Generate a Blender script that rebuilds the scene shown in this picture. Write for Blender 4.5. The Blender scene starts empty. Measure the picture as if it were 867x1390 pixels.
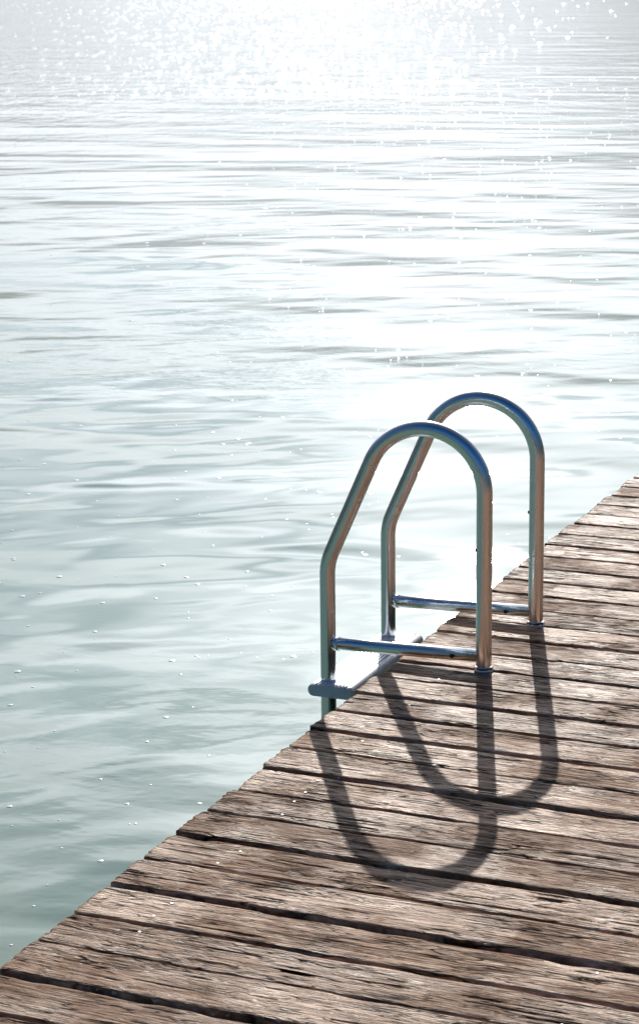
import bpy, math, numpy as np
from mathutils import Matrix, Vector
sc=bpy.context.scene
try:
    sc.view_settings.view_transform='Standard'; sc.view_settings.look='None'; sc.view_settings.exposure=0
except Exception: pass
rng=np.random.default_rng(7)
SUN=Vector((-.7662,2.1626,1)).normalized()
WL=-0.45
# ---------------------------------------------------------------- helpers
def mesh_obj(name,verts,faces,mat=None,parent=None,smooth=True,attr=None):
    me=bpy.data.meshes.new(name)
    verts=np.asarray(verts,dtype=np.float32)
    me.from_pydata([],[],[]) 
    if isinstance(faces,np.ndarray):
        n=len(faces);k=faces.shape[1]
        me.vertices.add(len(verts));me.vertices.foreach_set('co',verts.ravel())
        me.loops.add(n*k);me.loops.foreach_set('vertex_index',faces.ravel().astype(np.int32))
        me.polygons.add(n);me.polygons.foreach_set('loop_start',np.arange(0,n*k,k,dtype=np.int32))
        me.update(calc_edges=True)
    else:
        me=bpy.data.meshes.new(name);me.from_pydata([tuple(v) for v in verts.tolist()],[],faces);me.update()
    me.polygons.foreach_set('use_smooth',[smooth]*len(me.polygons))
    if attr:
        for k,v in attr.items():
            a=me.attributes.new(k,'FLOAT','POINT');a.data.foreach_set('value',np.asarray(v,dtype=np.float32))
    o=bpy.data.objects.new(name,me);sc.collection.objects.link(o)
    if mat:me.materials.append(mat)
    if parent:o.parent=parent
    return o
def empty(name):
    e=bpy.data.objects.new(name,None);sc.collection.objects.link(e);return e
class N:
    def __init__(s,name,tree=None):
        if tree is None:
            s.m=bpy.data.materials.new(name);s.m.use_nodes=True;s.t=s.m.node_tree
            s.b=s.t.nodes['Principled BSDF']
        else:s.t=tree
    def n(s,typ,**k):
        x=s.t.nodes.new(typ)
        for a,b in k.items():setattr(x,a,b)
        return x
    def l(s,a,b):s.t.links.new(a,b)
    def math(s,op,a,b=None,clamp=False):
        x=s.t.nodes.new('ShaderNodeMath');x.operation=op;x.use_clamp=clamp
        for i,v in enumerate((a,b)):
            if v is None:continue
            if isinstance(v,(int,float)):x.inputs[i].default_value=v
            else:s.l(v,x.inputs[i])
        return x.outputs[0]
    def mapping(s,vec,scale=(1,1,1),rot=(0,0,0),loc=(0,0,0)):
        x=s.n('ShaderNodeMapping');x.inputs['Scale'].default_value=scale;x.inputs['Rotation'].default_value=rot;x.inputs['Location'].default_value=loc
        s.l(vec,x.inputs['Vector']);return x.outputs[0]
    def noise(s,vec,scale,detail=3,rough=.5,dist=0):
        x=s.n('ShaderNodeTexNoise');x.inputs['Scale'].default_value=scale;x.inputs['Detail'].default_value=detail
        x.inputs['Roughness'].default_value=rough;x.inputs['Distortion'].default_value=dist
        s.l(vec,x.inputs['Vector']);return x.outputs['Fac']
    def ramp(s,fac,stops):
        x=s.n('ShaderNodeValToRGB');e=x.color_ramp.elements
        while len(e)<len(stops):e.new(.5)
        for i,(p,c) in enumerate(stops):
            e[i].position=p;e[i].color=c if len(c)==4 else (*c,1)
        s.l(fac,x.inputs[0]);return x.outputs[0]
    def mrange(s,v,a,b,c=0,d=1,smooth=False):
        x=s.n('ShaderNodeMapRange');x.clamp=True
        if smooth:x.interpolation_type='SMOOTHSTEP'
        for i,q in enumerate((a,b,c,d)):x.inputs[i+1].default_value=q
        s.l(v,x.inputs[0]);return x.outputs[0]
    def mix(s,f,a,b,bt='MIX'):
        x=s.n('ShaderNodeMix',data_type='RGBA',blend_type=bt)
        for i,v in ((0,f),(6,a),(7,b)):
            if isinstance(v,(int,float)):x.inputs[i].default_value=v
            elif isinstance(v,tuple):x.inputs[i].default_value=(*v,1)
            else:s.l(v,x.inputs[i])
        return x.outputs[2]
# ---------------------------------------------------------------- materials
def wood_mat():
    w=N('weathered_wood')
    geo=w.n('ShaderNodeNewGeometry').outputs['Position']
    pr=w.n('ShaderNodeAttribute',attribute_name='prand').outputs['Fac']
    cr=w.n('ShaderNodeAttribute',attribute_name='crack').outputs['Fac']
    comb=w.n('ShaderNodeCombineXYZ');w.l(w.math('MULTIPLY',pr,37.0),comb.inputs[0]);w.l(w.math('MULTIPLY',pr,11.0),comb.inputs[2])
    add=w.n('ShaderNodeVectorMath',operation='ADD');w.l(geo,add.inputs[0]);w.l(comb.outputs[0],add.inputs[1])
    P=add.outputs[0]
    fib=w.noise(w.mapping(P,(12,190,1)),1,5,.7)
    mid=w.noise(w.mapping(P,(7,34,1)),1,4,.65)
    patch=w.noise(P,3.2,4,.6)
    spk=w.noise(w.mapping(P,(90,260,1)),1,2,.6)
    c1=w.math('ABSOLUTE',w.math('SUBTRACT',w.noise(w.mapping(P,(3.2,34,1)),1,2,.6,.4),.5))
    c2=w.math('ABSOLUTE',w.math('SUBTRACT',w.noise(w.mapping(P,(7,75,1),loc=(4,2,0)),1,2,.55,.3),.5))
    m1=w.mrange(w.noise(w.mapping(P,(3,9,1),loc=(1,5,0)),1,2,.5),.42,.58)
    m2=w.mrange(w.noise(w.mapping(P,(4,12,1),loc=(8,5,0)),1,2,.5),.36,.56)
    k1=w.math('MULTIPLY',w.mrange(c1,.005,.026,1,0),m1)
    k2=w.math('MULTIPLY',w.mrange(c2,.008,.04,1,0),m2)
    split=w.math('MAXIMUM',k1,w.math('MULTIPLY',k2,.85))
    g=w.math('ADD',w.math('MULTIPLY',fib,.6),w.math('MULTIPLY',mid,.4))
    col=w.ramp(g,[(.34,(.065,.031,.017)),(.45,(.27,.150,.088)),(.55,(.49,.305,.196)),(.66,(.82,.63,.47))])
    tint=w.n('ShaderNodeHueSaturation');w.l(col,tint.inputs['Color'])
    w.l(w.mrange(pr,0,1,.78,1.2),tint.inputs['Value']);w.l(w.mrange(patch,.3,.7,.8,1.2),tint.inputs['Saturation'])
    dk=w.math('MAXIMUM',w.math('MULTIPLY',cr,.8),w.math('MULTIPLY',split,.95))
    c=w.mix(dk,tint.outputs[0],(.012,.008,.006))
    sp=w.noise(w.mapping(P,(1,2.2,1)),44,2,.5);bl=w.noise(P,2.1,2,.5)
    sm=w.math('MULTIPLY',w.mrange(sp,.64,.69),w.mrange(bl,.48,.58))
    c=w.mix(w.math('MULTIPLY',sm,.65),c,(.74,.68,.62))
    w.l(c,w.b.inputs['Base Color'])
    w.l(w.mrange(mid,.35,.65,.55,.36),w.b.inputs['Roughness'])
    w.l(w.math('MULTIPLY',w.mrange(patch,.42,.66,.01,.16),w.math('SUBTRACT',1.0,dk)),w.b.inputs['Specular IOR Level'])
    h=w.math('ADD',w.math('MULTIPLY',fib,.0032),w.math('MULTIPLY',spk,.0022))
    h=w.math('SUBTRACT',h,w.math('MULTIPLY',split,.0050))
    h=w.math('ADD',h,w.math('MULTIPLY',mid,.0038))
    bp=w.n('ShaderNodeBump');bp.inputs['Strength'].default_value=1;bp.inputs['Distance'].default_value=1
    w.l(h,bp.inputs['Height']);w.l(bp.outputs[0],w.b.inputs['Normal'])
    return w.m
def dark_wood():
    w=N('dark_timber');geo=w.n('ShaderNodeNewGeometry').outputs['Position']
    f=w.noise(w.mapping(geo,(30,2,30)),1,4,.6)
    w.l(w.ramp(f,[(.3,(.03,.022,.016)),(.7,(.10,.075,.055))]),w.b.inputs['Base Color']);w.b.inputs['Roughness'].default_value=.8
    return w.m
def steel_mat():
    w=N('brushed_stainless_steel');geo=w.n('ShaderNodeNewGeometry').outputs['Position']
    w.b.inputs['Metallic'].default_value=1
    sm=w.noise(geo,14,4,.6)
    w.l(w.ramp(sm,[(.3,(.84,.87,.91)),(.7,(.93,.95,.98))]),w.b.inputs['Base Color'])
    w.l(w.mrange(sm,.3,.7,.16,.28),w.b.inputs['Roughness'])
    fine=w.noise(w.mapping(geo,(60,60,60)),9,2,.5)
    bp=w.n('ShaderNodeBump');bp.inputs['Strength'].default_value=.15;bp.inputs['Distance'].default_value=.0004
    w.l(fine,bp.inputs['Height']);w.l(bp.outputs[0],w.b.inputs['Normal'])
    return w.m
def plastic():
    w=N('white_plastic');geo=w.n('ShaderNodeNewGeometry').outputs['Position']
    f=w.noise(geo,25,3,.6)
    w.l(w.ramp(f,[(.3,(.7,.72,.74)),(.6,(.82,.83,.84))]),w.b.inputs['Base Color']);w.b.inputs['Roughness'].default_value=.3
    return w.m
def simple(name,col,r,metal=0):
    w=N(name);geo=w.n('ShaderNodeNewGeometry').outputs['Position'];f=w.noise(geo,60,3,.6)
    w.l(w.ramp(f,[(.3,tuple(c*.75 for c in col)),(.7,col)]),w.b.inputs['Base Color']);w.b.inputs['Roughness'].default_value=r;w.b.inputs['Metallic'].default_value=metal
    return w.m
def water_mat():
    w=N('lake_water');pos=w.n('ShaderNodeNewGeometry').outputs['Position']
    rz=math.radians(-23)
    R=w.mapping(pos,(1,1,1),(0,0,rz))   # axis x along crests, y away from the dock
    R2=w.mapping(pos,(1,1,1),(0,0,rz+.38))
    R3=w.mapping(pos,(1,1,1),(0,0,rz-.30))
    sep=w.n('ShaderNodeSeparateXYZ');w.l(R,sep.inputs[0])
    far=w.mrange(sep.outputs[1],18,50,smooth=True)
    windy=w.mrange(sep.outputs[0],1.0,6.0,1,.3,smooth=True)
    far=w.math('MULTIPLY',far,windy)
    calm=w.mrange(sep.outputs[1],5,30,1,.5,smooth=True)
    shelter=w.mrange(sep.outputs[1],.5,9,.22,.8,smooth=True)
    gust=w.mrange(w.noise(w.mapping(R,(.15,.25,1)),1,3,.55),.42,.65)
    big=w.noise(w.mapping(R2,(.36,.62,1)),1.0,1,.4,.2)
    med=w.noise(w.mapping(R,(1.0,1.75,1),loc=(3,7,0)),1.0,1,.45,.3)
    med2=w.noise(w.mapping(R3,(2.0,3.4,1),loc=(13,2,0)),1.0,1,.45,.3)
    sml=w.noise(w.mapping(R2,(5.2,8,1),loc=(9,1,0)),1.0,2,.5,.3)
    tiny=w.noise(w.mapping(R,(18,30,1),loc=(2,5,0)),1.0,1,.5,0)
    chop=w.noise(w.mapping(R,(3.0,1.0,1),loc=(2,9,0)),1.0,3,.65,.3)
    h=w.math('ADD',w.math('MULTIPLY',big,.125),w.math('MULTIPLY',med,.034))
    h=w.math('ADD',h,w.math('MULTIPLY',med2,.010))
    h=w.math('MULTIPLY',h,calm)
    sa=w.math('ADD',w.math('MULTIPLY',gust,.0052),.0011)
    h=w.math('ADD',h,w.math('MULTIPLY',sml,w.math('MULTIPLY',sa,shelter)))
    h=w.math('ADD',h,w.math('MULTIPLY',tiny,w.math('MULTIPLY',shelter,w.math('ADD',w.math('MULTIPLY',gust,.0012),.0002))))
    h=w.math('ADD',h,w.math('MULTIPLY',chop,w.math('MULTIPLY',far,.09)))
    bp=w.n('ShaderNodeBump');bp.inputs['Strength'].default_value=1;bp.inputs['Distance'].default_value=1.0
    w.l(h,bp.inputs['Height']);w.l(bp.outputs[0],w.b.inputs['Normal'])
    w.b.inputs['Base Color'].default_value=(.14,.225,.17,1)
    w.b.inputs['Roughness'].default_value=.06;w.b.inputs['IOR'].default_value=1.333
    return w.m
M_wood=wood_mat();M_dark=dark_wood();M_steel=steel_mat();M_pl=plastic();M_wat=water_mat()
M_screw=simple('zinc_screw',(.35,.33,.31),.5,1);M_rub=simple('black_plug',(.03,.03,.03),.5)
# ---------------------------------------------------------------- water
def grid_plane(name,xs,ys,z,mat):
    X,Y=np.meshgrid(xs,ys,indexing='ij');v=np.stack([X,Y,np.full_like(X,z)],-1).reshape(-1,3)
    nx,ny=len(xs),len(ys);i=np.arange(nx-1)[:,None]*ny+np.arange(ny-1)[None]
    f=np.stack([i,i+ny,i+ny+1,i+1],-1).reshape(-1,4)
    return mesh_obj(name,v,f,mat)
water=grid_plane('water',np.array([-4000,-500,-50,0,50,500,4000.]),np.array([-400,-50,0,50,500,4000.]),WL,M_wat)
bw=N('glint_film');bw.b.inputs['Base Color'].default_value=(.3,.36,.34,1);bw.b.inputs['Roughness'].default_value=.2;bw.b.inputs['IOR'].default_value=1.9  # glossy coat for the added domes that return sun glints
def domes(name,lst):
    ring=12;v=[];f=[]
    for x,yy,r,Rc in lst:
        o=len(v);v.append((x,yy,WL+r*r/(2*Rc)+.001))
        for q in (.35,.7,1.0):
            for k in range(ring):
                a=2*math.pi*k/ring;rr=r*q
                v.append((x+rr*math.cos(a),yy+rr*math.sin(a),WL+.001+(r*r-rr*rr)/(2*Rc)))
        for k in range(ring):f.append((o,o+1+k,o+1+(k+1)%ring))
        for q in (0,1):
            for k in range(ring):
                b0=o+1+q*ring;f.append((b0+k,b0+ring+k,b0+ring+(k+1)%ring,b0+(k+1)%ring))
    mesh_obj(name,v,f,bw.m,water)
L=[]
for i in range(4500):
    d=2+rng.random()**1.1*46;az=math.radians(rng.uniform(-2,42))
    x=2.1-d*math.sin(az);yy=-5.4+d*math.cos(az)
    if x>-.02:continue
    r=(.0018+.0062*rng.random()**3)*(1+d*.07);L.append((x,yy,r,r*6))
domes('glint_bubbles',L)  # shallow bubble domes added to the surface as sun sparkles
L=[]
for i in range(2600):
    d=42+rng.random()**1.25*150;az=math.radians(24.6+rng.normal(0,3.2))
    x=2.1-d*math.sin(az);yy=-5.4+d*math.cos(az)
    r=(.016+.045*rng.random()**2)*(1+d*.012);L.append((x,yy,r,r*3.6))
domes('glitter_domes',L)  # larger far domes added to stand in for glitter on wave crests
# ---------------------------------------------------------------- dock
dock=empty('wooden_dock')
def lat(nx,ny):
    g=rng.random((nx+3,ny+3))
    def f(x,y):
        xi=np.clip(x*nx,0,nx+.999);yi=np.clip(y*ny,0,ny+.999)
        i=xi.astype(int);j=yi.astype(int);u=xi-i;v=yi-j;u=u*u*(3-2*u);v=v*v*(3-2*v)
        return (g[i,j]*(1-u)+g[i+1,j]*u)*(1-v)+(g[i,j+1]*(1-u)+g[i+1,j+1]*u)*v
    return f
PW=.150;GAP=.010;TH=.042
V=[];Fc=[];PR=[];CR=[];off=0
screws=[]
y=-4.2;pid=0
while y<16:
    w_=PW-GAP+rng.uniform(-.004,.003)
    L0=rng.uniform(-.008,.006);L1=4.6
    fine=-2.9<y<7
    nx=340 if fine else 40; ny=52 if fine else 10
    xs=np.linspace(0,1,nx) ; 
    xs=L0+(L1-L0)*(xs if not fine else xs**1.25)
    t=np.linspace(0,1,ny);
    U,T=np.meshgrid((xs-xs[0])/(L1-L0),t,indexing='ij')
    f2=lat(120,48)(U,T);f3=lat(14,9)(U,T);wob=lat(16,2)(U,T)
    dens=rng.uniform(.80,.9)
    Tw=np.clip(T+(wob-.5)*.14,0,1)
    f1=lat(26,44)(U,Tw)
    crack=np.clip((f1-dens)/.10,0,1)*np.clip((lat(12,3)(U,T)-.3)/.3,0,1)
    edge=np.minimum(T,1-T)*w_
    rnd=.005*np.clip(1-edge/.008,0,1)**2
    worn=lat(60,1)(U,T)
    rnd=rnd+np.clip(1-edge/.016,0,1)*.005*np.clip(worn-.5,0,1)*2
    h=-rnd-.0060*crack+(f2-.5)*.0013+(f3-.5)*.0024-.0010*np.cos(2*np.pi*(T-.5))*rng.uniform(-1,1)
    h+=rng.uniform(-.003,.002)+(U-.3)*rng.uniform(-.003,.003)
    X=np.broadcast_to(xs[:,None],U.shape)+0*T
    # ragged, slightly rounded plank ends
    X=X+np.clip(1-(U*(L1-L0))/.02,0,1)*((lat(2,14)(U,T)-.5)*.006+.006*np.clip(1-edge/.012,0,1))
    h=h-.004*np.clip(1-(U*(L1-L0))/.008,0,1)
    sk=rng.uniform(-.004,.004)
    Yy=y+T*w_+sk*(U)+ (lat(9,1)(U,T)-.5)*.003
    top=np.stack([X,Yy,h],-1).reshape(-1,3)
    n=nx*ny
    i=np.arange(nx-1)[:,None]*ny+np.arange(ny-1)[None]
    fq=np.stack([i,i+ny,i+ny+1,i+1],-1).reshape(-1,4)
    loop=np.concatenate([np.arange(ny)[::-1], np.arange(1,nx)*ny, (nx-1)*ny+np.arange(1,ny), np.arange(nx-2,-1,-1)*ny+ny-1])
    loop=loop[:-1]
    b=top[loop].copy();b[:,2]=-TH;m=len(loop);k=np.arange(m)
    fs=np.stack([loop,n+k,n+(k+1)%m,loop[(k+1)%m]],-1)
    V.append(np.concatenate([top,b]));Fc.append(np.concatenate([fq,fs])+off)
    p=rng.random()
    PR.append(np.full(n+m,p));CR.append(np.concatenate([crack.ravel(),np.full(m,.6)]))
    off+=n+m
    for sx in (.17,1.05,1.95):
        for ty in (.22,.78):
            screws.append((sx+rng.uniform(-.012,.012),y+ty*w_+rng.uniform(-.008,.008)))
    y+=PW;pid+=1
mesh_obj('planks',np.concatenate(V),np.concatenate(Fc),M_wood,dock,True,{'prand':np.concatenate(PR),'crack':np.concatenate(CR)})
def disc(cx,cy,cz,r,h,n=12):
    v=[];
    for rr,dz in ((r,-.004),(r,h*.6),(r*.6,h)):
        for k in range(n):
            a=2*math.pi*k/n;v.append((cx+rr*math.cos(a),cy+rr*math.sin(a),cz+dz))
    v.append((cx,cy,cz+h*.7));f=[]
    for q in (0,n):
        for k in range(n):f.append((q+k,q+(k+1)%n,q+n+(k+1)%n,q+n+k))
    for k in range(n):f.append((2*n+k,2*n+(k+1)%n,3*n))
    return v,f
v=[];f=[]
for sx,sy in screws:
    a,b=disc(sx,sy,-.003,.004,.0010);o=len(v);v+=a;f+=[tuple(q+o for q in t) for t in b]
mesh_obj('screws',v,f,M_screw,dock)
def box(name,x0,x1,y0,y1,z0,z1,mat,par,bev=.004):
    vs=[(x,yy,z) for x in(x0,x1) for yy in(y0,y1) for z in(z0,z1)]
    fs=[(0,1,3,2),(4,6,7,5),(0,4,5,1),(2,3,7,6),(0,2,6,4),(1,5,7,3)]
    o=mesh_obj(name,vs,fs,mat,par,False)
    if bev:
        md=o.modifiers.new('b','BEVEL');md.width=bev;md.segments=2
    return o
for k,x in enumerate((.13,1.0,1.9,2.8,3.7,4.4)):
    box('joist_%d'%k,x,x+.08,-4.2,16,-TH-.162,-TH-.002,M_dark,dock)
def tube(name,pts,r,mat,par,seg=28,cap=True,nrm=(0,1,0)):
    pts=[Vector(p) for p in pts];n=len(pts);v=[];f=[]
    Nn=Vector(nrm)
    for i,p in enumerate(pts):
        t=(pts[min(i+1,n-1)]-pts[max(i-1,0)]).normalized()
        if i in(0,n-1):t=(pts[1]-pts[0] if i==0 else pts[-1]-pts[-2]).normalized()
        B=t.cross(Nn).normalized();A=B.cross(t).normalized()
        for k in range(seg):
            a=2*math.pi*k/seg;v.append(p+(A*math.cos(a)+B*math.sin(a))*r)
    for i in range(n-1):
        for k in range(seg):
            f.append((i*seg+k,i*seg+(k+1)%seg,(i+1)*seg+(k+1)%seg,(i+1)*seg+k))
    if cap:f.append(tuple(range(seg)));f.append(tuple(range((n-1)*seg,n*seg))[::-1])
    return mesh_obj(name,[tuple(q) for q in v],f,mat,par)
for k,(x,yy) in enumerate([(x,yy) for x in(.3,3.6) for yy in(-3,0.9,5,9,13)]):
    tube('pile_%d'%k,[(x,yy,-TH-.17),(x,yy,-3)],.09,M_dark,dock,nrm=(0,1,0))
# ---------------------------------------------------------------- ladder
lad=empty('pool_ladder')
a_,b_,s_,h1,R_,hb=.25,.2043,.4565,.4821,.1682,.2545
def rail_pts(y):
    C=Vector((a_-R_,h1));B=Vector((-b_,hb));v=B-C;D=v.length
    ang=math.atan2(v.y,v.x);be=math.acos(R_/D);t=(ang-be)%(2*math.pi)
    P=[(a_,-.02),(a_,0.0),(a_,.15),(a_,.3)]
    for i in range(41):
        th=t*i/40;P.append((C.x+R_*math.cos(th),C.y+R_*math.sin(th)))
    T=Vector(P[-1]);d1=(B-T).normalized();rr=.035
    A=B-d1*rr
    P.append(tuple(T.lerp(A,.5)));
    E=B+Vector((0,-rr))
    for i in range(9):
        q=i/8;pp=A*(1-q)**2+B*2*q*(1-q)+E*q*q;P.append(tuple(pp))
    P+=[(-b_,.1),(-b_,-.1),(-b_,-.5),(-b_,-1.1)]
    return [(x,y,z) for x,z in P]
for i,yy in enumerate((0,s_)):
    tube('handrail_%d'%i,rail_pts(yy),.0215,M_steel,lad,36)
    z0,z1=.024,.036
    tube('brace_%d'%i,[(-b_+.015,yy,z0),(-.05,yy,z0+.004),(.1,yy,z0+.008),(a_-.015,yy,z1)],.0175,M_steel,lad,28)
    tube('brace_collar_%d'%i,[(-b_+.021,yy,z0),(-b_+.034,yy,z0+.0005)],.0195,M_steel,lad,28)
    tube('post_collar_%d'%i,[(a_,yy,-.003),(a_,yy,.008)],.026,M_steel,lad,32)
    tube('brace_plug_%d'%i,[(a_-.085,yy-.019,z1-.004),(a_-.085,yy-.0160,z1-.004)],.006,M_rub,lad,16,nrm=(0,0,1))
    tube('post_pin_%d'%i,[(a_-.0235,yy-.004,.33),(a_-.0205,yy-.004,.33)],.005,M_rub,lad,16,nrm=(0,1,0))
def step(name,z):
    xl,xr=-b_-.045,-b_+.095;prof=[]
    th=.036;n=8
    for k in range(n+1):
        a=math.pi/2+math.pi*k/n;prof.append((xl+.016+.016*math.cos(a),z-th/2+th/2*math.sin(a)))
    for k in range(n+1):
        a=-math.pi/2+math.pi*k/n;prof.append((xr-.016+.016*math.cos(a),z-th/2+th/2*math.sin(a)))
    ribs=9
    X0=xr-.022;X1=xl+.022
    for k in range(ribs):
        c=X0+(X1-X0)*(k+.5)/ribs;q=.0028
        prof+=[(c+q+.002,z),(c+q,z+.003),(c-q,z+.003),(c-q-.002,z)]
    ys=[-.05,-.046,-.03,s_+.03,s_+.046,s_+.05];sc_=[.82,.95,1,1,.95,.82]
    cx=(xl+xr)/2;cz=z-th/2;v=[];f=[];m=len(prof)
    for yy,ss in zip(ys,sc_):
        for x,zz in prof:v.append((cx+(x-cx)*(.5+.5*ss),yy,cz+(zz-cz)*ss))
    for i in range(len(ys)-1):
        for k in range(m):f.append((i*m+k,i*m+(k+1)%m,(i+1)*m+(k+1)%m,(i+1)*m+k))
    f.append(tuple(range(m)));f.append(tuple(range((len(ys)-1)*m,len(ys)*m))[::-1])
    o=mesh_obj(name,v,f,M_pl,lad,True)
    md=o.modifiers.new('e','EDGE_SPLIT');md.split_angle=math.radians(35)
step('step_top',-.085);step('step_mid',-.36);step('step_low',-.63)
# ---------------------------------------------------------------- world
wd=bpy.data.worlds.new('World');sc.world=wd;wd.use_nodes=True
W=N('w',wd.node_tree);t=W.t
bg=t.nodes['Background']
sk=W.n('ShaderNodeTexSky');sk.sky_type='NISHITA';sk.sun_disc=False
sk.sun_elevation=math.asin(SUN.z);sk.sun_rotation=math.atan2(SUN.x,SUN.y)
sk.air_density=1;sk.dust_density=.6;sk.ozone_density=2
bg.inputs[1].default_value=.06
D=W.n('ShaderNodeTexCoord').outputs['Generated']
sz=W.n('ShaderNodeSeparateXYZ');W.l(D,sz.inputs[0]);Z=sz.outputs[2]
cl=W.noise(W.mapping(D,(1,1,1.7),loc=(.3,.1,.7)),4.6,2,.45)
bw_=W.n('ShaderNodeRGBToBW');W.l(sk.outputs[0],bw_.inputs[0])
# thin cloud veil on the sun's side of the sky, added unseen to whiten the water's reflections, clear blue behind
vd=W.n('ShaderNodeVectorMath',operation='DOT_PRODUCT');W.l(D,vd.inputs[0])
az=math.radians(29);el=math.radians(30);vd.inputs[1].default_value=(-math.sin(az)*math.cos(el),math.cos(az)*math.cos(el),math.sin(el))
veil=W.mrange(vd.outputs['Value'],.74,1.0,0,1,smooth=True)
cloud=W.math('MULTIPLY',W.mrange(cl,.36,.60,smooth=True),W.mrange(vd.outputs['Value'],.2,.8,.1,1,smooth=True))
elv=W.mrange(Z,.0,.42,.16,1.5)
lum=W.math('MULTIPLY',W.math('ADD',.75,W.math('MULTIPLY',veil,4.1)),elv)
lum2=W.math('MULTIPLY',W.math('ADD',.7,W.math('MULTIPLY',veil,1.3)),elv)
def cmul(val,tint):
    c=W.n('ShaderNodeCombineColor')
    for i in range(3):W.l(W.math('MULTIPLY',val,tint[i]),c.inputs[i])
    return c.outputs[0]
cloudc=cmul(W.math('MULTIPLY',bw_.outputs[0],lum),(.965,1.0,1.055))
hsv=W.n('ShaderNodeHueSaturation');W.l(W.mrange(vd.outputs['Value'],.0,.8,1.4,.55),hsv.inputs['Saturation']);W.l(sk.outputs[0],hsv.inputs['Color'])
skyc=W.mix(1.0,hsv.outputs[0],cmul(lum2,(.88,1.0,1.13)),'MULTIPLY')
W.l(W.mix(cloud,skyc,cloudc),bg.inputs[0])
sl=bpy.data.lights.new('sun','SUN');sl.energy=5;sl.angle=math.radians(.4);sl.color=(1,.95,.88)
so=bpy.data.objects.new('sun',sl);sc.collection.objects.link(so);so.rotation_euler=SUN.to_track_quat('Z','Y').to_euler();so.location=(0,0,20)
# ---------------------------------------------------------------- camera
ps,p,r=[math.radians(v) for v in(23.2351,12.8748,-.6350)]
F=Vector((-math.sin(ps)*math.cos(p),math.cos(ps)*math.cos(p),-math.sin(p)));Rt=Vector((math.cos(ps),math.sin(ps),0));U=Rt.cross(F)
R2=Rt*math.cos(r)+U*math.sin(r);U2=-Rt*math.sin(r)+U*math.cos(r)
cam=bpy.data.cameras.new('camera');co=bpy.data.objects.new('camera',cam);sc.collection.objects.link(co)
m=Matrix.Identity(4)
for i in range(3):
    m[i][0]=R2[i];m[i][1]=U2[i];m[i][2]=-F[i]
m[0][3],m[1][3],m[2][3]=2.1205,-5.4628,1.8472
co.matrix_world=m
cam.sensor_fit='VERTICAL';cam.sensor_height=36;cam.lens=3031.17*36/1390;cam.shift_y=-45/1390
cam.clip_start=.05;cam.clip_end=10000
cam.dof.use_dof=True;cam.dof.focus_distance=5.7;cam.dof.aperture_fstop=15
sc.camera=co
